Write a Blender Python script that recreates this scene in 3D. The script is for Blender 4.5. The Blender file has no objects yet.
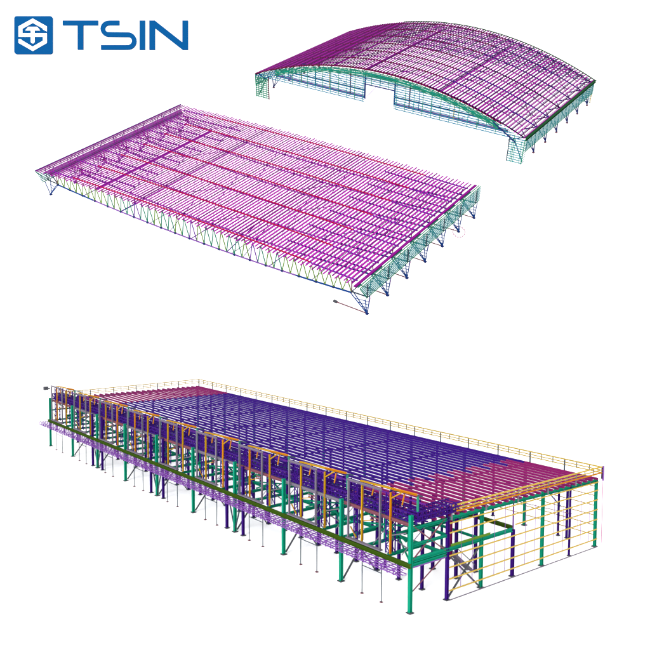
import bpy, math, random
from mathutils import Matrix, Vector
random.seed(4)
sc = bpy.context.scene
COL = sc.collection

# ------------------------------------------------------------------ camera
# world frame = frame of the long workshop (x along it, y across it, z up); metres
F = 835.0 / 650.0                      # focal length over picture width
SC, SB, SA = 8.0, 5.0, 5.0             # metres per bay of the three frames
RC = Matrix(((0.62676, 0.7792, 0.00467), (0.06045, -0.04265, -0.99726), (-0.77686, 0.62532, -0.07383)))
TC = Vector((-4.8503, 2.1403, 14.7699)) * SC
RB = Matrix(((0.82269, 0.56838, -0.0115), (0.32532, -0.48729, -0.81038), (-0.46621, 0.66295, -0.58579)))
TB = Vector((-8.7418, -4.1538, 26.6437)) * SB
RA = Matrix(((0.83281, 0.55346, 0.01001), (0.32794, -0.47873, -0.81442), (-0.44596, 0.68154, -0.58019)))
TA = Vector((-2.4864, -8.355, 30.4348)) * SA
def pose(R, T):                        # base matrix of a model from its own orientation and place
    return Matrix.Translation(RC.transposed() @ (T - TC)) @ (RC.transposed() @ R).to_4x4()
cam = bpy.data.cameras.new('camera'); co = bpy.data.objects.new('camera', cam); COL.objects.link(co)
CAM_ROT = RC.transposed() @ Matrix(((1, 0, 0), (0, -1, 0), (0, 0, -1)))
co.matrix_world = Matrix.Translation(-(RC.transposed() @ TC)) @ CAM_ROT.to_4x4()
cam.sensor_width = 36; cam.lens = 36 * F; cam.clip_start = 1; cam.clip_end = 20000
sc.camera = co

# ------------------------------------------------------------------ world and light
w = bpy.data.worlds.new('World'); sc.world = w; w.use_nodes = True
bg = w.node_tree.nodes['Background']; bg.inputs[0].default_value = (1, 1, 1, 1); bg.inputs[1].default_value = 1.8
ld = bpy.data.lights.new('key_light', 'AREA'); ld.shape = 'DISK'; ld.size = 150; ld.energy = 0.6e6
lo = bpy.data.objects.new('key_light', ld); COL.objects.link(lo)
lo.location = (120, -170, 110)
lo.rotation_euler = (Vector((40, 10, 8)) - Vector(lo.location)).to_track_quat('-Z', 'Y').to_euler()
sc.view_settings.view_transform = 'Standard'; sc.view_settings.look = 'None'
sc.view_settings.exposure = 0.0; sc.view_settings.gamma = 1

# ------------------------------------------------------------------ materials
MATS = {}
def mat(name, rgb, rough=.6, spec=.02, vary=.10, scale=1.3):
    if name in MATS: return MATS[name]
    m = bpy.data.materials.new(name); m.use_nodes = True
    nt = m.node_tree; b = nt.nodes['Principled BSDF']
    tc = nt.nodes.new('ShaderNodeTexCoord'); nz = nt.nodes.new('ShaderNodeTexNoise'); nz.inputs['Scale'].default_value = scale
    nz.inputs['Detail'].default_value = 3
    mx = nt.nodes.new('ShaderNodeMix'); mx.data_type = 'RGBA'
    mx.inputs[6].default_value = (*[c * (1 - vary) for c in rgb], 1); mx.inputs[7].default_value = (*[min(1, c * (1 + vary)) for c in rgb], 1)
    nt.links.new(tc.outputs['Object'], nz.inputs['Vector']); nt.links.new(nz.outputs['Fac'], mx.inputs[0]); nt.links.new(mx.outputs[2], b.inputs['Base Color'])
    b.inputs['Roughness'].default_value = rough; b.inputs['Specular IOR Level'].default_value = spec
    MATS[name] = m; return m
def srgb(h):
    v = [int(h[i:i + 2], 16) / 255 for i in (0, 2, 4)]
    return tuple(c / 12.92 if c < .04045 else ((c + .055) / 1.055) ** 2.4 for c in v)
def paint(name, h, **k): return mat(name, tuple(c * .35 for c in srgb(h)), **k)   # base colours of the paints
TEAL = paint('teal_paint', '12b890'); PURPLE = paint('purple_paint', '4a1a96'); INDIGO = paint('indigo_paint', '48189c')
MAROON = paint('magenta_brown_paint', 'a8247c'); GREY = paint('grey_paint', '9a90a4'); STEEL = paint('dark_grey_paint', '6a6c74')
ORANGE = paint('orange_paint', 'f89c0c'); GOLD = paint('gold_paint', 'e4ac1c'); YELLOW = paint('yellow_paint', 'fcd45c'); PALE = paint('pale_yellow_paint', 'f0cc50')
OLIVE = paint('olive_paint', '4c7018'); LILAC = paint('lilac_paint', 'a868d4'); VIOLET = paint('violet_paint', '8a38c4')
MAGENTA = paint('magenta_paint', 'c81cc0'); BRIGHT = paint('bright_magenta_paint', 'da2ad0'); BERRY = paint('berry_paint', 'a814a4'); PLUM = paint('plum_paint', '7c0c78'); RED = paint('red_paint', 'd8104a'); WINE = paint('wine_paint', '7c0c3c'); DARK = paint('dark_plum_paint', '700838')
BLUE = paint('blue_paint', '1e56b0'); NAVY = paint('navy_paint', '2c3c8c'); BLUEV = paint('blue_violet_paint', '5024b4')
CYAN = paint('cyan_paint', '44b4b8'); SEA = paint('sea_green_paint', '38a884'); GREEN = paint('green_paint', '12602e'); BLUEC = paint('sky_cyan_paint', '3c9cc0'); LIME = paint('lime_paint', '86b83c')
PINK = paint('pink_paint', 'e85cb0'); ROSE = paint('rose_brown_paint', 'a06070'); SLATE = paint('slate_paint', '506070')
LOGO = paint('logo_blue', '005fa4', vary=.02); WHITE = mat('white_enamel', (.93, .93, .93), vary=.01)
GROUND = mat('white_ground', (.97, .97, .97), rough=.9, spec=0, vary=.01, scale=.05)

# ------------------------------------------------------------------ mesh helpers
class MB:
    def __init__(s, S=1.0): s.S = S; s.v = []; s.f = []
    def box(s, c, d):
        x, y, z = c; a, b, h = d[0] / 2, d[1] / 2, d[2] / 2
        n = len(s.v)
        for i, j, k in ((-1, -1, -1), (1, -1, -1), (1, 1, -1), (-1, 1, -1), (-1, -1, 1), (1, -1, 1), (1, 1, 1), (-1, 1, 1)):
            s.v.append(Vector((x + i * a, y + j * b, z + k * h)) * s.S)
        s.f += [tuple(n + q for q in f) for f in ((0, 3, 2, 1), (4, 5, 6, 7), (0, 1, 5, 4), (1, 2, 6, 5), (2, 3, 7, 6), (3, 0, 4, 7))]
        return s
    def bar(s, p, q, w, h=None, up=None):
        p, q = Vector(p), Vector(q); h = h or w; d = (q - p)
        if d.length < 1e-6: return s
        d.normalize(); u = Vector(up) if up else (Vector((0, 0, 1)) if abs(d.z) < .9 else Vector((0, 1, 0)))
        a = d.cross(u).normalized(); b = a.cross(d).normalized()
        n = len(s.v)
        for e in (p, q):
            for i, j in ((-1, -1), (1, -1), (1, 1), (-1, 1)): s.v.append((e + a * (i * w / 2) + b * (j * h / 2)) * s.S)
        s.f += [tuple(n + t for t in f) for f in ((3, 2, 1, 0), (4, 5, 6, 7), (0, 1, 5, 4), (1, 2, 6, 5), (2, 3, 7, 6), (3, 0, 4, 7))]
        return s
    def ibar(s, p, q, w, h, up=None, t=.16):        # rolled I section: two flanges and a web
        p, q = Vector(p), Vector(q); d = (q - p).normalized()
        u = Vector(up) if up else (Vector((0, 0, 1)) if abs(d.z) < .9 else Vector((0, 1, 0)))
        a = d.cross(u).normalized(); b = a.cross(d).normalized(); tt = h * t
        for k in (-1, 1):
            o = b * (k * (h - tt) / 2); s.bar(p + o, q + o, w, tt, up=b)
        s.bar(p, q, w * .22, h - 2 * tt, up=b); return s
    def path(s, pts, w, h=None, up=None):
        for a, b in zip(pts, pts[1:]): s.bar(a, b, w, h, up)
        return s
    def mesh(s, name, m):
        me = bpy.data.meshes.new(name); me.from_pydata([tuple(v) for v in s.v], [], s.f); me.materials.append(m); return me
def put(name, mesh, parent, loc=(0, 0, 0), label=None, kind=None):
    o = bpy.data.objects.new(name, mesh); COL.objects.link(o)
    if parent: o.parent = parent
    o.location = loc
    if label: o['label'] = label
    if kind: o['kind'] = kind
    return o
def part(name, mb, m, parent, loc=(0, 0, 0), **k): return put(name, mb.mesh(name, m), parent, loc, **k)
def thing(name, label, cat, mtx=None, group=None):
    o = bpy.data.objects.new(name, None); COL.objects.link(o); o.empty_display_size = 2
    if mtx: o.matrix_world = mtx
    o['label'] = label; o['category'] = cat
    if group: o['group'] = group
    return o
def lerp(a, b, t): return a + (b - a) * t
CACHE = {}
def cached(key, make):
    if key not in CACHE: CACHE[key] = make()
    return CACHE[key]

# ------------------------------------------------------------------ ground
g = MB(); g.v = [Vector(p) for p in ((-6000, -6000, -.02), (6000, -6000, -.02), (6000, 6000, -.02), (-6000, 6000, -.02))]; g.f = [(0, 1, 2, 3)]
part('ground', g, GROUND, None, kind='structure')

# ================================================================== 1. long workshop frame
def workshop():
    T = thing('workshop_frame', 'long flat-roofed workshop frame with teal and purple columns, orange hoist frames and yellow roof railing', 'steel frame')
    S = SC; DY = .4963; YB = 6 * DY; ZO = .455
    roof = lambda y: lerp(.845, .80, y / YB)
    mb = lambda: MB(S)
    L = lambda x, y, z=0: (x * S, y * S, z * S)
    def column(x, y, z1, m, wdt=.036, z0=0, plate=True):
        key = ('col', round(z1 - z0, 3), m.name, wdt)
        me = cached(key, lambda: MB(S).ibar((0, 0, .006), (0, 0, z1 - z0), wdt * .9, wdt, up=(0, 1, 0)).mesh('column', m))
        c = put('column', me, T, L(x, y, z0))
        if plate:
            pm = cached(('plate', wdt), lambda: MB(S).box((0, 0, .004), (wdt * 1.75, wdt * 1.75, .008)).mesh('base_plate', STEEL))
            put('base_plate', pm, c)
        return c
    # --- front row and its flanking columns
    for i in range(10):
        column(i, 0, .86 if i < 9 else .93, TEAL, .034)
        if i in (2, 4, 6):
            for s in (-.18, .18):
                column(i + s, 0, .84, PURPLE, .030)
                part('brace', mb().bar((i, 0, .02), (i + s * .9, 0, ZO), .012), SLATE, T)
        if 0 < i < 9:
            part('brace', mb().bar((i, .03, .02), (i, .26, .30), .014), STEEL, T)
            part('brace', mb().bar((i, .26, .30), (i, DY - .03, .02), .012), STEEL, T)
    # --- second row, every third of a bay
    for k in range(28):
        x = k / 3
        if k in (1, 2, 4): continue
        column(x, DY, .84, PURPLE if k % 3 else INDIGO, .028)
    for x, y in ((8.34, .99), (8.67, .99), (8.67, 1.29), (7.7, .99)): column(x, y, .82, PURPLE, .03)
    # --- gable end columns
    for j in range(1, 7):
        y = j * DY
        if j == 1: continue
        if j == 3:
            column(9, y, .50, PURPLE, .032)
            column(9, y, .93, LILAC, .012, z0=.50, plate=False)
        else: column(9, y, roof(y), TEAL if j % 2 == 0 else PURPLE, .032 if j % 2 == 0 else .020)
    # --- back row
    for k in range(18):
        x = k / 2
        column(x, YB, roof(YB) - .01, TEAL if k % 2 == 0 else PURPLE, .032 if k % 2 == 0 else .022)
    column(8.62, YB, .79, INDIGO, .024)
    for i in range(1, 9):
        column(i, 3 * DY, roof(3 * DY) - .03, NAVY, .022)
    # --- olive edge beam, a length per bay
    for i in range(9): part('edge_beam', mb().ibar((i + (.02 if i else -.05), -.022, ZO), (i + 1.02 - (0 if i < 8 else .0), -.022, ZO), .03, .041), OLIVE, T)
    # --- teal floor grid at three levels between the first two rows
    for z, wd in ((ZO, .030), (.64, .024), (.80, .028)):
        for i in range(9):
            part('floor_beam', mb().ibar((i + .02, DY, z), (i + .98, DY, z), .022, wd), TEAL, T)
        for k in range(28):
            if z == .64 and k % 3 == 1: continue
            part('cross_beam', mb().ibar((k / 3, .022, z), (k / 3, DY - .018, z), .024, wd), TEAL, T)
    for i in range(5, 9):
        part('plan_brace', mb().bar((i, .02, .63), (i + .66, DY, .63), .014), TEAL, T)
        part('plan_brace', mb().bar((i + .33, DY, .44), (i + 1, .02, .44), .014), TEAL, T)
    # --- raised bay at the gable end
    part('platform_beam', mb().ibar((9.0, .022, .50), (9.0, 3 * DY - .02, .50), .028, .036), TEAL, T)
    part('platform_beam', mb().ibar((8.15, 3 * DY, .515), (9.0, 3 * DY, .515), .03, .04), OLIVE, T, label='olive green platform edge beam')
    part('platform_beam', mb().ibar((8.4, DY, .50), (8.4, 3 * DY, .50), .02, .026), TEAL, T)
    part('platform_beam', mb().ibar((8.4, 2 * DY, .50), (8.98, 2 * DY, .50), .02, .024), TEAL, T)
    part('platform_beam', mb().ibar((8.98, DY, .475), (8.3, 1.3, .475), .02, .024), TEAL, T)
    part('platform_beam', mb().ibar((9.03, DY + .02, .545), (9.03, 2.2 * DY, .545), .014, .02), LIME, T)
    st = mb()
    for dy in (0, .10): st.bar((8.9 - dy, .62, .46), (8.9 - dy, 1.02, .12), .008, .02)
    for k in range(11):
        t = (k + .5) / 11; st.box((8.85, lerp(.62, 1.02, t), lerp(.46, .12, t)), (.1, .024, .004))
    part('staircase', st, GREY, T)
    part('stair_rail', mb().path([(8.9, .62, .54), (8.9, 1.02, .20), (8.9, 1.02, .12)], .006), STEEL, T)
    for a, b in (((9.0, DY + .02, .02), (9.0, 2 * DY - .02, .44)), ((9.0, DY + .02, .44), (9.0, 2 * DY - .02, .02))):
        part('brace', mb().bar(a, b, .014), STEEL, T)
    part('brace', mb().bar((9, .03, .50), (9, DY - .03, .82), .010), ROSE, T); part('brace', mb().bar((9, .03, .82), (9, DY - .03, .50), .010), ROSE, T)
    part('brace', mb().bar((9, .03, .20), (9, DY - .03, .455), .008), ROSE, T)
    part('wall_rail', mb().bar((9, .02, .43), (9, DY - .02, .43), .010, .014), LILAC, T)
    # --- corner column of the gable (purple, runs up past the platform)
    column(9, DY, .93, PURPLE, .030)
    part('hanging_post', mb().ibar((8.97, DY + .07, .38), (8.97, DY + .07, .9), .03, .03), MAROON, T)
    # --- lower catwalk: a lattice per bay hung in front of the olive beam
    for i in range(9):
        m = mb(); x0, x1 = i + (-.13 if i == 0 else 0), i + 1
        for y in (-.14, -.095, -.05):
            for z in (.385, .43): m.bar((x0, y, z), (x1, y, z), .007)
        n = 12
        for k in range(n):
            xa, xb = lerp(x0, x1, k / n), lerp(x0, x1, (k + 1) / n)
            m.bar((xa, -.14, .375), (xa, -.06, .385), .007); m.bar((xa, -.14, .375), (xa, -.14, .43), .007)
            m.bar((xa, -.14, .43), (xa, -.02, .43), .007)
            p, q = (-.14, -.05) if k % 2 else (-.05, -.14)
            m.bar((xa, p, .375), (xb, q, .375), .004); m.bar((xa, -.14, .43 if k % 2 else .375), (xb, -.14, .375 if k % 2 else .43), .004)
        part('catwalk_truss', m, LILAC, T)
        for dx in (.37, .65):
            pm = cached('prop', lambda: MB(S).bar((0, 0, .006), (0, 0, .375), .007).mesh('prop', SLATE))
            p = put('prop', pm, T, L(i + dx, -.04))
            put('foot_plate', cached('pfoot', lambda: MB(S).box((0, 0, .003), (.028, .028, .006)).mesh('foot_plate', ROSE)), p)
        part('prop_tie', mb().bar((i + .37, -.04, .285), (i + .65, -.04, .285), .006), SLATE, T)
        # down-stands between the third-points
        for dx in (1 / 3, 2 / 3):
            part('hanger', mb().ibar((i + dx, -.01, .34), (i + dx, -.01, .43), .02, .02), VIOLET, T)
    # --- hoist frames above the olive beam, one set per bay
    for i in range(9):
        for dx in (.12, .59): part('portal_leg', mb().ibar((i + dx, -.01, .50), (i + dx, -.01, 1.07), .015, .018), GREY, T)
        part('portal_beam', mb().ibar((i + .10, -.01, 1.085), (i + .61, -.01, 1.085), .018, .018), GREY, T)
        part('portal_sill', mb().bar((i + .10, -.01, .492), (i + .61, -.01, .492), .04, .012), GREY, T)
        for dx in (.30, .71):
            part('orange_post', mb().ibar((i + dx, .015, .48), (i + dx, .015, 1.08), .015, .018), ORANGE if (i + (dx > .5)) % 3 == 0 else GOLD, T)
        part('jib_beam', mb().bar((i + .27, .02, 1.10), (i + .72, .02, 1.118), .022, .014), GOLD, T); part('jib_beam', mb().ibar((i + .722, .02, 1.118), (i + 1.05, .02, 1.130), .026, .016), ORANGE, T)
        part('jib_tie', mb().bar((i + .72, .03, 1.10), (i + .95, .20, 1.06), .012), SLATE, T)
        for dx in (.44, .86):
            part('jib_strut', mb().bar((i + dx, .02, .99), (i + dx + .03, .02, 1.10), .010), ORANGE, T)
        part('jib_brace', mb().bar((i + .71, .015, 1.02), (i + .86, .02, 1.11), .011), GOLD, T)
        part('jib_end', mb().bar((i + 1.05, .035, .96), (i + 1.05, .035, 1.11), .016), SEA, T)
        for dx, mm in ((.19, PURPLE), (.66, INDIGO)):
            lt = mb(); a, b = i + dx - .028, i + dx + .028
            for x in (a, b):
                for y in (.03, .10): lt.bar((x, y, .47), (x, y, 1.06), .009)
            n = 9
            for k in range(n):
                z0, z1 = lerp(.48, 1.05, k / n), lerp(.48, 1.05, (k + 1) / n)
                xa, xb = (a, b) if k % 2 else (b, a)
                lt.bar((xa, .03, z0), (xb, .03, z1), .007); lt.bar((xa, .10, z0), (xb, .10, z1), .006); lt.bar((a, .03, z0), (b, .03, z0), .006)
            part('lattice_column', lt, mm, T)
        for dx in (.07, .24, .50, .78, .90):
            part('rear_post', mb().ibar((i + dx, .21, .60 if dx in (.24, .78) else .80), (i + dx, .21, 1.02), .018, .018), PURPLE if dx != .50 else NAVY, T)
        for z in (.99, .94):
            part('rear_rail', mb().bar((i + .01, .20, z), (i + .99, .20, z), .010, .014), VIOLET if z > .95 else PURPLE, T)
        for dx in (.30, .71):
            part('stay_rod', mb().bar((i + dx + .05, .12, .46), (i + dx + .22, .30, .78), .007), GREY, T)
        for x0, z0, x1, z1 in ((.02, .49, .33, .62), (.33, .66, .64, .52), (.68, .50, .98, .64)):
            part('teal_brace', mb().bar((i + x0, .30, z0), (i + x1, .30, z1), .016), TEAL, T)
        for dx in (.33, .67): part('inner_post', mb().ibar((i + dx, .30, .455), (i + dx, .30, .82), .020, .020), TEAL, T)
        part('corner_gusset', mb().bar((i + .12, .02, .60), (i + .20, .03, .50), .010), GOLD, T)
        part('hoist_rung', mb().bar((i + .30, .03, .70), (i + .44, .03, .74), .009), GOLD, T)
        part('hoist_rung', mb().bar((i + .71, .03, .66), (i + .84, .10, .70), .009), GREY, T)
        # equipment panels between the posts
        for dx, z, mm in ((.36, .93, SLATE), (.48, .89, NAVY), (.40, .80, SEA), (.52, .97, PURPLE), (.44, .76, ROSE)):
            b = mb(); b.bar((i + dx - .07, .06, z), (i + dx + .06, .06, z), .012); b.bar((i + dx - .07, .06, z - .03), (i + dx + .06, .06, z - .03), .008)
            for q in range(4): b.bar((i + dx - .06 + q * .035, .06, z), (i + dx - .05 + q * .035, .06, z - .03), .006)
            part('hoist_rack', b, mm, T)
        part('hoist_diagonal', mb().bar((i + .55, .05, .55), (i + .72, .22, .74), .010), NAVY, T)
        part('hoist_diagonal', mb().bar((i + .72, .22, .50), (i + .58, .05, .66), .010), GREY, T)
    # --- upper lattice walkway along the front and its return on the gable
    def walkway(p0, p1, side, n, name):
        p0, p1, side = Vector(p0), Vector(p1), Vector(side); m = mb(); H = Vector((0, 0, .085))
        for o in (Vector((0, 0, 0)), side):
            for h in (Vector((0, 0, 0)), H * .5, H): m.bar(p0 + o + h, p1 + o + h, .009)
        for k in range(n):
            a, b = p0.lerp(p1, k / n), p0.lerp(p1, (k + 1) / n)
            m.bar(a, a + H, .007); m.bar(a + side, a + side + H, .007); m.bar(a, a + side, .010); m.bar(a + H, a + H + side, .008)
            m.bar(a + (H if k % 2 else H * 0), b + (H * 0 if k % 2 else H), .006); m.bar(a, b + side, .006)
        part(name, m, PURPLE if name == 'upper_walkway' else INDIGO, T)
    for i in range(9): walkway((i, .03, .85), (i + (1 if i < 8 else 1.05), .03, .85), (0, .14, 0), 16, 'upper_walkway')
    walkway((9.06, .03, .88), (9.06, DY + .1, .88), (-.14, 0, 0), 10, 'upper_walkway')
    for i in range(9):
        part('walkway_beam', mb().ibar((i + .02, .02, .825), (i + .98, .02, .825), .02, .03), ROSE if i % 2 == 0 else GREY, T)
        part('walkway_plate', mb().box((i + .5, .21, .845), (.96, .05, .01)), VIOLET, T)
    # --- roof rafters and purlins
    for i in range(10):
        z0, z1 = roof(.2) - .03, roof(YB) - .026
        part('rafter', mb().ibar((i, .24 if i < 9 else DY, z0 if i < 9 else roof(DY) - .03), (i, YB, z1), .010 if 0 < i < 9 else .022, .016 if 0 < i < 9 else .036), TEAL if i in (0, 9) else NAVY, T)
    n = 26
    for k in range(n):
        y = lerp(.30, YB - .02, k / (n - 1)); z = roof(y) + .002
        for a, b, mm in ((-.02, 1.15, MAROON), (1.15, 7.8 + .2 * (k % 3 == 1), INDIGO), (7.8 + .2 * (k % 3 == 1), 9.03, MAROON)):
            part('purlin', mb().bar((a + .003, y, z), (b - .003, y, z), .030, .021), mm, T)
    for i in range(9):
        for y0, y1 in ((.5, 1.5), (1.5, 2.5)):
            if (i + int(y0)) % 2: part('roof_brace', mb().bar((i, y0, roof(y0) - .018), (i + 1, y1, roof(y1) - .018), .010), NAVY, T)
    # --- roof railing
    def railing(p0, p1, nposts, mp, mr, name='railing', zt=.935):
        r = put(name, mb().bar(p0 + (zt,), p1 + (zt,), .013).mesh('railing', mr), T)
        part('mid_rail', mb().bar(p0 + (zt - .035,), p1 + (zt - .035,), .010), mr, r)
        part('low_rail', mb().bar(p0 + (zt - .065,), p1 + (zt - .065,), .010), mr, r)
        for k in range(nposts + 1):
            x, y = lerp(p0[0], p1[0], k / nposts), lerp(p0[1], p1[1], k / nposts)
            part('post', mb().bar((x, y, (.80 if k % 3 == 0 else .86)), (x, y, zt + .004), .012 if k % 3 == 0 else .008), mp, r)
    railing((0, YB + .03), (9.05, YB + .03), 54, SLATE, PALE)
    railing((-.01, .3), (-.01, YB + .03), 18, SLATE, PALE)
    railing((9.05, DY), (9.05, YB + .03), 15, GREY, YELLOW, zt=.94)
    part('coping', mb().bar((9.06, DY + .05, .885), (9.06, YB, .875), .012, .012), ORANGE, T)
    part('corner_post', mb().bar((9.06, YB + .04, .78), (9.06, YB + .04, .95), .016), LILAC, T); part('corner_rod', mb().bar((9.06, YB + .04, .05), (9.06, YB + .04, .78), .005), PINK, T)
    # --- side rails of the cladding
    for z in (.10, .215, .33, .445, .56, .67, .765):
        for j in range(1, 6):
            if j < 3 and .5 < z < .58: continue
            part('girt', mb().bar((9.03, j * DY, z), (9.03, (j + 1) * DY, z), .007, .012), YELLOW, T)
        for i in range(5, 9):
            part('back_girt', mb().bar((i, YB + .02, z + .03), (i + 1, YB + .02, z + .03), .006, .009), YELLOW if z < .7 else ORANGE, T)
    for j in range(1, 6):
        for s in (1 / 3, 2 / 3):
            y = (j + s) * DY; part('sag_rod', mb().bar((9.03, y, .10), (9.03, y, .79), .0036), LILAC, T)
    for k in range(12):
        x = 6 + k / 4
        if x % 1: part('sag_rod', mb().bar((x, YB + .02, .14), (x, YB + .02, .78), .0028), LILAC, T)
    part('wall_tie', mb().bar((8.3, 2.9, .60), (9, 2.3, .60), .010), NAVY, T)
    part('wall_tie', mb().bar((7.7, 1.9, .62), (8.95, 2.6, .44), .006), ROSE, T)
    part('base_channel', mb().bar((9.03, DY, .006), (9.03, YB, .006), .008, .006), GREY, T)
    # --- winch box at the far corner
    part('winch_bracket', mb().bar((-.14, 0, 1.02), (0, 0, 1.02), .02), STEEL, T)
    part('winch', mb().box((-.13, -.02, 1.015), (.06, .07, .055)).box((-.17, -.02, 1.015), (.02, .04, .035)), STEEL, T)
workshop()

# ================================================================== 2. flat truss roof
def truss_roof():
    T = thing('truss_roof_frame', 'flat magenta roof frame of close purlins on red-topped fish-belly trusses with splayed side legs', 'steel frame', pose(RB, TB))
    S = SB; W = 11.92; a0 = .473
    mb = lambda: MB(S)
    par = lambda x: 4 * (x / W) * (1 - x / W)
    top = lambda x: .83 + .10 * par(x)
    bot = lambda x: .51 - .215 * par(x)
    pur = lambda x: .90 + .09 * par(x)
    xs = [a0 + (W - 2 * a0) * k / 40 for k in range(41)]       # lower panel points
    # one truss, then copies
    def make(front=True):
        tr = part('truss', mb().path([(lerp(1.3, 10.2, k / 12), 0, pur(lerp(1.3, 10.2, k / 12)) + .008) for k in range(13)], .024, .032), RED, T)
        for x in (a0, W - a0): part('end_post', mb().bar((x, 0, bot(x)), (x, 0, top(x)), .022), ROSE, tr)
        def chord(nm, fn, x0, x1, n, wd, m):
            part(nm, mb().path([(lerp(x0, x1, k / n), 0, fn(lerp(x0, x1, k / n))) for k in range(n + 1)], wd), m, tr)
        chord('top_chord', lambda x: pur(x) - .012, .3, 1.3, 3, .030, VIOLET); chord('top_chord', lambda x: pur(x) - .012, 10.2, W - .3, 3, .034, VIOLET)
        chord('bottom_chord', bot, 2.05, 9.7, 12, .030, LILAC)
        chord('bottom_chord', bot, a0, 2.05, 3, .034, BLUE); chord('bottom_chord', bot, 9.7, W - a0, 3, .034, BLUE)
        for k in range(40):
            xm = (xs[k] + xs[k + 1]) / 2
            m = LIME if (xs[k] < 2.6 or xs[k] > 9.0) else (SEA if k % 3 else LIME)
            d = mb()
            if k % 8 == 4 and 3 < xm < 9: m = VIOLET
            if not front: m = VIOLET if k % 5 else SLATE
            th = .021 if front else .009
            d.bar((xs[k], 0, bot(xs[k])), (xm, 0, top(xm)), th)
            part('web_member', d, m, tr)
            part('web_member', mb().bar((xm, 0, top(xm)), (xs[k + 1], 0, bot(xs[k + 1])), th), m, tr)
            if k % 2 == 0: part('node', mb().box((xs[k], 0, bot(xs[k])), (.06, .05, .05)), NAVY, tr)
        # end frames
        for s, e in ((1, 0), (-1, W)):
            f = part('end_frame', mb().bar((e + s * a0, 0, .51), (e, 0, .52), .026).bar((e, 0, .52), (e, 0, .9), .020).bar((e + s * a0, 0, .51), (e + s * .2, 0, top(0)), .026, up=(0, 1, 0)), SLATE, tr)
        return tr
    make(); proto = make(False); proto.location = (0, S, 0)
    for j in range(2, 7):
        r = proto.copy(); COL.objects.link(r); r.parent = T; r.location = (0, j * S, 0)
        for ch in proto.children:
            c = ch.copy(); COL.objects.link(c); c.parent = r
    # splayed legs on both sides
    def leg_meshes(s):
        m = MB(S)
        for dy in (-.05, .05):
            m.bar((-s * a0, dy, .50), (0, dy * .3, .03), .020)
            m.bar((0, dy * 2.2, .50), (0, dy * .3, .03), .020)
        for t in (.25, .45, .65, .82):
            m.bar((-s * a0 * (1 - t), -.05 * (1 - t * .7), lerp(.5, .03, t)), (0, .05, lerp(.5, .03, t + .08)), .014)
        leg = m.mesh('leg', BLUE)
        foot = MB(S).box((0, 0, .012), (.07, .08, .024)).mesh('foot', NAVY)
        tie = MB(S).bar((-s * .03, 0, .02), (-s * .93, 0, .02), .022).mesh('tie_bar', ROSE)
        return leg, foot, tie
    for s, e in ((1, W), (-1, 0)):
        lm, fm, tm = leg_meshes(s)
        for j in range(7):
            l = put('leg', lm, T, (e * S, j * S, 0)); put('foot', fm, l)
            if s > 0: put('tie_bar', tm, T, (e * S, j * S, 0))
            if s > 0 and j < 6: part('thin_brace', mb().bar((e, j, .04), (e - .1, j + .42, .56), .009), PINK, T)
    part('end_block', mb().box((W - .97, 0, .02), (.11, .06, .05)), STEEL, T)
    # purlins
    n = 98
    for k in range(n):
        x = lerp(.22, W - .34, k / (n - 1)); dbl = k in (32, 33, 64, 65)
        y0 = -.20 - .06 * ((k * 7) % 3 == 0); y1 = 6.30 + .05 * ((k * 5) % 3 == 0)
        part('purlin', mb().bar((x, y0, pur(x)), (x, y1, pur(x)), .040 if dbl else .027, .026), BERRY if (k % 5 == 2 or dbl) else BRIGHT, T)
    part('edge_purlin', mb().bar((W - .19, -.30, .92), (W - .19, 6.30, .92), .075, .03), BERRY, T)
    part('edge_purlin', mb().bar((W - .09, -.30, .93), (W - .09, 6.33, .93), .02, .02), SEA, T)
    part('edge_purlin', mb().bar((-.10, -.32, .93), (-.10, 6.33, .93), .026, .02), NAVY, T)
    for x in (-.06, .03, .12): part('edge_purlin', mb().bar((x, -.3, .925), (x, 6.30, .925), .030, .020), BERRY if x else BRIGHT, T)
    for x in (.34, .58, .82): part('edge_purlin', mb().bar((x, -.2, pur(x) - .05), (x, 6.25, pur(x) - .05), .012, .012), VIOLET, T)
    # blue upper stiffeners by the two eaves, in each bay between trusses
    for j in range(6):
        for x0, x1 in ((9.0, W - .25), (.6, 3.3)):
            part('eave_strut', mb().bar((x0, j + .62, pur(x0) - .045), (x1, j + .62, pur(x1) - .045), .030), BLUEV, T)
    # ties, plan bracing and sway frames under the purlins
    for x, m in ((3.2, VIOLET), (4.4, SLATE), (6.0, VIOLET), (7.5, SLATE), (8.8, VIOLET), (10.2, SLATE), (1.6, VIOLET)):
        for j in range(6):
            part('longitudinal_tie', mb().bar((x, j + .02, bot(x)), (x, j + .98, bot(x)), .020 if m is VIOLET else .014), m, T)
    rnd = random.Random(7)
    for x in (2.6, 5.2, 7.9, 10.6):
        for j in range(6):
            if (j + int(x)) % 2:
                part('sway_brace', mb().bar((x, j, bot(x)), (x + .15, j + 1, top(x) - .02), .014), BLUEV if j % 3 else PURPLE, T)
                part('sway_brace', mb().bar((x, j + 1, bot(x)), (x + .1, j, top(x) - .02), .012), SLATE, T)
    for x, j in ((1.0, 0), (1.9, 2), (3.0, 3), (4.7, 1), (6.4, 0), (6.4, 4), (8.2, 2), (9.4, 1), (9.4, 4), (2.1, 5), (5.5, 5), (7.4, 3), (1.1, 4), (10.6, 2), (10.6, 4)):
        part('plan_brace', mb().bar((x, j, top(x) + .02), (x + .9, j + 1, top(x) + .02), .014), NAVY if j % 2 else SLATE, T)
        if j % 2 == 0: part('plan_brace', mb().bar((x + .9, j, top(x) + .02), (x, j + 1, top(x) + .02), .012), SLATE, T)
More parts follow.
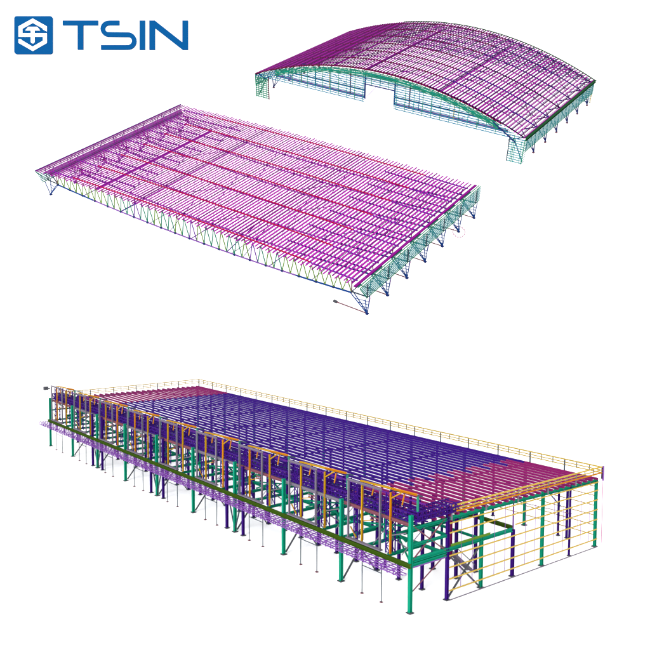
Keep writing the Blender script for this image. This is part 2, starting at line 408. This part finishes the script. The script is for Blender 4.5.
    for k in range(97):
        x = lerp(.22, W - .34, (k + .5) / 97)
        part('secondary_purlin', mb().bar((x, .05 if k % 3 else -.1, pur(x) - .03), (x, 5.95, pur(x) - .03), .026 if k % 26 < 7 else .018, .012), BRIGHT if k % 3 else VIOLET, T)
    for j in range(6):
        part('sag_line', mb().bar((.4, j + .33, .90), (2.4, j + .33, .95), .016), PURPLE, T)
        part('sag_line', mb().bar((.9, j + .5, .88), (.9, j + .95, .6), .016), ROSE, T)
    part('sway_brace', mb().bar((xs[10], 0, bot(xs[10])), (xs[10] + .9, 1, top(3.5)), .02), BLUEV, T)
    part('sway_brace', mb().bar((xs[25], 0, bot(xs[25])), (xs[25] + .4, 1, top(7.9)), .02), BLUEV, T)
    # side cladding rails
    for s, e in ((1, W - .03), (-1, -.10)):
        nr = 9
        for k in range(nr):
            z = lerp(.92, .47, k / (nr - 1))
            ya = -.32 + .32 * (k / (nr - 1)) if s > 0 else -.30 + .02 * k
            part('girt', mb().bar((e, ya, z), (e, 6.32, z), .014, .028 if k in (0, nr - 1) else .026), SEA if k in (0, nr - 1) else CYAN, T)
        for k in range(14):
            y = .22 + k * .46
            if y < 6.3: part('side_post', mb().bar((e - s * .03, y, .47), (e - s * .03, y, .92), .014), SEA if k % 3 else BLUE, T)
        for j in range(6):
            part('side_brace', mb().bar((e - s * .05, j + .05, .50), (e - s * .05, j + .45, .90), .014), SLATE, T)
            part('side_brace', mb().bar((e - s * .05, j + .92, .90), (e - s * .05, j + .98, .55), .016), BLUE, T)
            part('side_brace', mb().bar((e - s * .02, j + .15, .90), (e - s * .35, j + .95, .52), .012), CYAN, T)
        part('side_brace', mb().bar((e, -.30, .90), (e, .02, .48), .02), SEA, T)
truss_roof()

# dashed ring round the second last leg
ring = MB(SB)
for k in range(14):
    a, b = 2 * math.pi * k / 14, 2 * math.pi * (k + .62) / 14
    pts = [(.185 * math.cos(lerp(a, b, t / 3)), 0, .185 * math.sin(lerp(a, b, t / 3))) for t in range(4)]
    ring.path(pts, .020, up=(0, 1, 0))
rg = part('dashed_ring', ring, PINK, None)
rg.matrix_world = Matrix.Translation(RC.transposed() @ (Vector(((458.9 - 325) / 835, (232 - 325) / 835, 1)) * 26.0 * SB - TC)) @ (RC.transposed() @ RB).to_4x4() @ Matrix.Rotation(math.radians(20), 4, 'Z')
rg['label'] = 'thin pink dashed circle around one of the splayed legs of the magenta roof'; rg['category'] = 'marker ring'

# ================================================================== 3. arched hall
def arched_hall():
    T = thing('arched_hall_frame', 'arched magenta hall frame with cyan wall grid, wide door opening and dark green eave', 'steel frame', pose(RA, TA))
    S = SA; W = 10.3; D = 6.3; H = .83
    mb = lambda: MB(S)
    arc = lambda x: H + 1.05 * 4 * (x / W) * (1 - x / W)
    # arch trusses
    def chord(dz, x0, x1, n, wd, y=0):
        return mb().path([(lerp(x0, x1, k / n), y, arc(lerp(x0, x1, k / n)) + dz) for k in range(n + 1)], wd)
    def make():
        tr = part('arch_truss', chord(.002, .02, 6.9, 26, .032), DARK, T)
        for e, q in ((.1, .55), (W - .1, W - .55)): part('knee_brace', mb().bar((e, 0, arc(.1) - .02), (q, 0, .66), .03), NAVY, tr); part('top_chord', chord(.002, 6.9, W - .05, 12, .030), BLUEV, tr)
        part('bottom_chord', mb().path([(x, 0, lerp(arc(x) - .19, .70, max(0, 1 - min(x, W - x) / .9))) for x in [.5 + (W - 1) * k / 36 for k in range(37)]], .022), PURPLE, tr)
        w = mb(); n = 60
        for k in range(n):
            x = .5 + (W - 1) * k / n; x1 = .5 + (W - 1) * (k + 1) / n; xm = (x + x1) / 2
            w.bar((x, 0, arc(x) - .19), (xm, 0, arc(xm) - .04), .012); w.bar((xm, 0, arc(xm) - .04), (x1, 0, arc(x1) - .19), .010)
        part('web', w, SLATE, tr)
        return tr
    proto = make()
    for j in range(1, 8):
        y = j if j < 7 else 6.27
        if j == 7: continue
        r = proto.copy(); COL.objects.link(r); r.parent = T; r.location = (0, y * S, 0)
        for ch in proto.children:
            c = ch.copy(); COL.objects.link(c); c.parent = r
    for k in range(95):
        x = W * (k + 1) / 96
        if x > 2.6: part('secondary_purlin', mb().bar((x, .02, arc(x) - .03), (x, D - .05, arc(x) - .03), .020 if k % 16 < 5 else .013, .016), MAGENTA if k % 3 else VIOLET, T)
    # purlins
    n = 96
    for k in range(n):
        x = W * (k + .5) / n
        part('purlin', mb().bar((x, -.06, arc(x)), (x, D, arc(x)), .028, .030 if x < 1.6 else (.026 if x < 2.6 else .022)), MAGENTA if k % 3 == 1 else PLUM, T) if x < 4 else part('purlin', mb().bar((x, -.06, arc(x)), (x, D, arc(x)), .028, .028), PLUM if k % 3 == 1 else MAGENTA, T)
    part('back_verge', chord(.02, 2.5, W, 30, .028, D), GREEN, T)
    bv = mb()
    for k in range(70):
        x = W * (k + .5) / 70; bv.bar((x, D, arc(x) - .18), (x + .06, D, arc(x)), .014)
    part('back_web', bv, SLATE, T)
    part('back_verge', chord(-.18, .3, W - .3, 30, .018, D), NAVY, T)
    part('front_verge', chord(.0, 0, W * .92, 32, .020, -.07), WINE, T)
    # plan bracing
    for x0, j in ((.8, 0), (.8, 3), (3.2, 1), (3.2, 4), (5.2, 0), (5.4, 3), (7.0, 1), (7.0, 2), (7.0, 4), (8.6, 0), (8.6, 2), (8.6, 3), (8.6, 5), (9.4, 1), (9.4, 4), (6.2, 5)):
        x1 = x0 + .8; c = NAVY if j % 2 else BLUEV
        for a, b in ((x0, x1), (x1, x0)): part('plan_brace', mb().bar((a, j, arc(a) - .03), (b, j + 1, arc(b) - .03), .015), c if a < b else SLATE, T)
    for x in (1.5, 2.9, 4.3, 5.7, 7.1, 8.5):
        for j in range(6): part('longitudinal_tie', mb().bar((x, j + .02, arc(x) - .19), (x, j + .98, arc(x) - .19), .020), VIOLET, T)
    # eaves
    part('eave_beam', mb().ibar((W + .01, -.02, H - .01), (W + .01, D + .05, H - .01), .07, .075), GREEN, T)
    part('eave_beam', mb().ibar((-.01, -.02, H - .02), (-.01, D + .05, H - .02), .04, .05), PLUM, T)
    # side cladding
    for e in (0, W):
        s = 1 if e else -1
        for k in range(8):
            z = lerp(.76, .40, k / 7)
            part('girt', mb().bar((e + s * .02, .0, z), (e + s * .02, D - .05, z), .012, .028), CYAN if k < 7 else SEA, T)
        for k in range(19):
            part('side_post', mb().bar((e, .17 + k / 3, .40), (e, .17 + k / 3, .78), .014), SEA if k % 2 else BLUE, T)
        lm = cached(('aleg', s), lambda: MB(S).bar((-s * .05, -.12, .42), (0, -.02, .04), .026).bar((-s * .05, .12, .42), (0, .02, .04), .026).bar((-s * .50, 0, .66), (0, 0, .05), .024).mesh('leg', NAVY))
        fm = cached('afoot', lambda: MB(S).box((0, 0, .02), (.07, .08, .03)).mesh('foot', ROSE))
        for j in range(1, 7):
            l = put('leg', lm, T, ((e - s * .03) * S, j * S, 0)); put('foot', fm, l)
    part('rear_post', mb().bar((W - .02, D - .02, .02), (W - .02, D - .02, .75), .022), YELLOW, T)
    # end walls: front with a door opening, rear plain
    def wall(y, front):
        low = lambda x: 0 if (x < .6 or x > 9.8) else (1.37 if (front and 4.57 < x < 5.70) else (.78 if front else .82))
        # rails, split where the opening and the corner legs interrupt them
        for k in range(24):
            z = .03 + k * .075
            if z < .78:
                for a, b in ((.02, .59), (9.80, W - .02)): part('wall_rail', mb().bar((a, y, z), (b, y, z), .012, .032 if a < 1 else .026), SEA if a < 1 else CYAN, T)
                continue
            inv = lambda z: W / 2 * (1 - math.sqrt(max(0, 1 - (z - H) / 1.05)))
            xa = inv(z + .05); xb = W - xa
            if xb - xa < .3: continue
            segs = [(xa, xb)] if (not front or z > 1.37) else [(xa, 4.57), (5.70, xb)]
            for a, b in segs: part('wall_rail', mb().bar((a, y, z), (b, y, z), .012, .028), BLUEC, T)
        for k in range(31):
            x = .35 + k * .32
            if x > W - .3: continue
            z0 = max(low(x), 0); z1 = arc(x) - .05
            part('wall_post', mb().bar((x, y, z0), (x, y, z1), .017), CYAN if k % 2 else SEA, T)
        if not front: return
        for x in (.12, .24, .47, 9.9, 10.0, 10.2): part('wall_post', mb().bar((x, y + .01, 0), (x, y + .01, .78), .016), SEA if x < 1 else CYAN, T)
        # deep green band under the arch
        for dz in (-.06, -.10, -.14, -.18, -.22):
            part('gable_band', mb().path([(x, y - .01, arc(x) + dz) for x in [.9 + (W - 1.8) * k / 30 for k in range(31)]], .012, .026), SEA if dz != -.14 else TEAL, T)
        for x, m, wd in ((2.0, LIME, .03), (3.17, YELLOW, .028), (4.0, WINE, .034), (4.57, NAVY, .042), (5.70, NAVY, .042), (6.25, WINE, .034), (7.05, LIME, .028), (7.85, YELLOW, .026), (2.6, BLUE, .02), (5.14, NAVY, .02), (6.6, BLUE, .02), (8.7, SEA, .024)):
            z0 = .88 if not 4.6 < x < 5.6 else 1.37
            part('gable_column', mb().bar((x, y + .03, z0), (x, y + .03, arc(x) - .1), wd), m, T)
        part('door_header', mb().bar((4.57, y, 1.38), (5.70, y, 1.38), .03), NAVY, T)
        for a, b, z, m, wd in ((1.0, 4.57, 1.16, NAVY, .026), (5.70, 9.3, 1.16, NAVY, .026), (2.0, 8.2, 1.55, NAVY, .020), (.9, 4.57, .93, LILAC, .05), (5.70, 9.7, .93, LILAC, .05), (.9, 4.57, .88, VIOLET, .014), (5.7, 9.7, .88, VIOLET, .014)):
            part('wind_beam', mb().bar((a, y + .06, z), (b, y + .06, z), .012, wd), m, T)
        part('wind_beam', mb().bar((9.2, y - .01, 1.14), (10.0, y - .01, .66), .03), NAVY, T)
        for a, za, b, zb in ((2.4, 1.0, 3.1, 1.4), (3.3, 1.45, 3.9, 1.2), (7.3, 1.18, 7.9, 1.45), (8.0, .95, 8.6, 1.2), (1.2, .95, 1.9, 1.15), (4.57, .85, 5.0, 1.37)):
            part('wall_brace', mb().bar((a, y + .04, za), (b, y + .04, zb), .014), BLUE if b < 4.6 else LILAC, T)
        part('corner_post', mb().bar((.59, y, 0), (.59, y, .8), .028), WINE, T); part('corner_post', mb().bar((9.80, y, 0), (9.80, y, .85), .026), SLATE, T)
        part('corner_post', mb().bar((.02, y, 0), (0, y, .8), .024), SEA, T); part('corner_post', mb().bar((W - .02, y, 0), (W, y, .8), .024), SEA, T)
        part('corner_brace', mb().bar((9.95, y + .05, .70), (W - .02, y + .08, .05), .026), BLUE, T)
        part('corner_brace', mb().bar((.45, y + .05, .70), (.08, y + .08, .05), .026), GREEN, T)
        for k in range(10):
            z = .04 + k * .08; part('return_rail', mb().bar((.0, y, z), (.0, y + .5, z), .012), SEA, T)
            part('return_rail', mb().bar((W, y, z), (W, y + .22, z), .012), CYAN, T)
    wall(-.04, True); wall(D + .02, False)
arched_hall()

# ================================================================== 4. logo: badge and four letters, upright boards facing the viewer
def logo():
    dist = 112.0; u = dist / 835.0      # metres per 1/650 of the picture width at that distance
    c0 = Vector(((101 - 325) * u, (35 - 325) * u, dist)) - TC
    Mx = Matrix.Translation(RC.transposed() @ c0) @ CAM_ROT.to_4x4()
    T = thing('logo_sign', 'blue square badge with white hexagonal emblem beside four blue capital letters', 'logo', Mx)
    def X(px, py): return ((px - 101) * u, -(py - 35) * u)
    def extr(poly, z0, z1, m=None):
        m = m or MB(); n = len(poly); k = len(m.v)
        for z in (z0, z1):
            for p in poly: x, y = X(*p); m.v.append(Vector((x, y, z)))
        m.f.append(tuple(k + i for i in range(n))); m.f.append(tuple(k + n + n - 1 - i for i in range(n)))
        for i in range(n):
            j = (i + 1) % n; m.f.append((k + i, k + n + i, k + n + j, k + j))
        return m
    def arcp(cx, cy, r, a0, a1, n=10):
        return [(cx + r * math.cos(math.radians(lerp(a0, a1, i / n))), cy + r * math.sin(math.radians(lerp(a0, a1, i / n)))) for i in range(n + 1)]
    l, t, r, b, q = 14.1, 16.0, 52.6, 54.0, 2.6
    plate = arcp(l + q, t + q, q, 180, 270) + arcp(r - q, t + q, q, 270, 360) + arcp(r - q, b - q, q, 0, 90) + arcp(l + q, b - q, q, 90, 180)
    bd = part('badge', extr(plate, -.25, 0), LOGO, T)
    # emblem strokes in badge zoom pixels
    Z = lambda x, y: (5 + x / 10.833, 5 + y / 10.833)
    em = MB()
    def strip(outer, inner):
        for i in range(len(outer) - 1): extr([Z(*outer[i]), Z(*outer[i + 1]), Z(*inner[i + 1]), Z(*inner[i])], .004, .12, em)
    strip([(455, 288), (455, 235), (303, 150), (150, 235), (150, 345), (290, 345)], [(415, 268), (415, 258), (303, 195), (190, 258), (190, 310), (290, 310)])
    strip([(320, 310), (455, 310), (455, 412), (303, 500), (150, 412), (150, 372)], [(320, 345), (415, 345), (415, 390), (303, 455), (190, 388), (178, 375)])
    extr([Z(255, 240), Z(350, 240), Z(382, 278), Z(225, 278)], .004, .12, em)
    extr([Z(284, 276), Z(322, 276), Z(322, 405), Z(312, 416), Z(294, 416), Z(284, 405)], .004, .124, em)
    part('emblem', em, WHITE, bd)
    bz = lambda x, y: (58 + x / 9.286, 12 + y / 9.286)
    cz = lambda x, y: (124 + x / 9.286, 12 + y / 9.286)
    m = extr([bz(42, 78), bz(372, 78), bz(372, 122), bz(42, 122)], -.25, 0); extr([bz(181, 120), bz(234, 120), bz(234, 348), bz(181, 348)], -.25, -.002, m)
    part('letter', m, LOGO, T, label='blue letter T')
    # S as a swept centreline
    cl = [bz(570, 100), bz(480, 100)]
    x0, y0 = bz(470, 154); cl += [(x0 + 5.9 * math.cos(math.radians(a)), y0 - 5.75 * math.sin(math.radians(a))) for a in range(100, 261, 16)]
    x1, y1 = cz(36, 268); cl += [cz(0, 209), cz(30, 209)] + [(x1 + 6.3 * math.cos(math.radians(a)), y1 - 6.35 * math.sin(math.radians(a))) for a in range(80, -81, -16)]
    cl += [cz(0, 327), bz(398, 327)]
    o, ii = [], []
    for i, p in enumerate(cl):
        a = Vector(cl[max(0, i - 1)]); c = Vector(cl[min(len(cl) - 1, i + 1)]); d = (c - a).normalized(); nn = Vector((-d.y, d.x)) * 2.35
        o.append(tuple(Vector(p) + nn)); ii.append(tuple(Vector(p) - nn))
    m = MB()
    for i in range(len(cl) - 1): extr([o[i], o[i + 1], ii[i + 1], ii[i]], -.25, 0, m)
    part('letter', m, LOGO, T, label='blue letter S')
    part('letter', extr([cz(143, 78), cz(196, 78), cz(196, 350), cz(143, 350)], -.25, 0), LOGO, T, label='blue letter I')
    m = extr([cz(234, 78), cz(288, 78), cz(288, 350), cz(234, 350)], -.25, 0)
    extr([cz(286, 78), cz(542, 280), cz(542, 348), cz(286, 148)], -.25, -.002, m)
    extr([cz(541, 78), cz(595, 78), cz(595, 350), cz(541, 350)], -.25, 0, m)
    part('letter', m, LOGO, T, label='blue letter N')
logo()
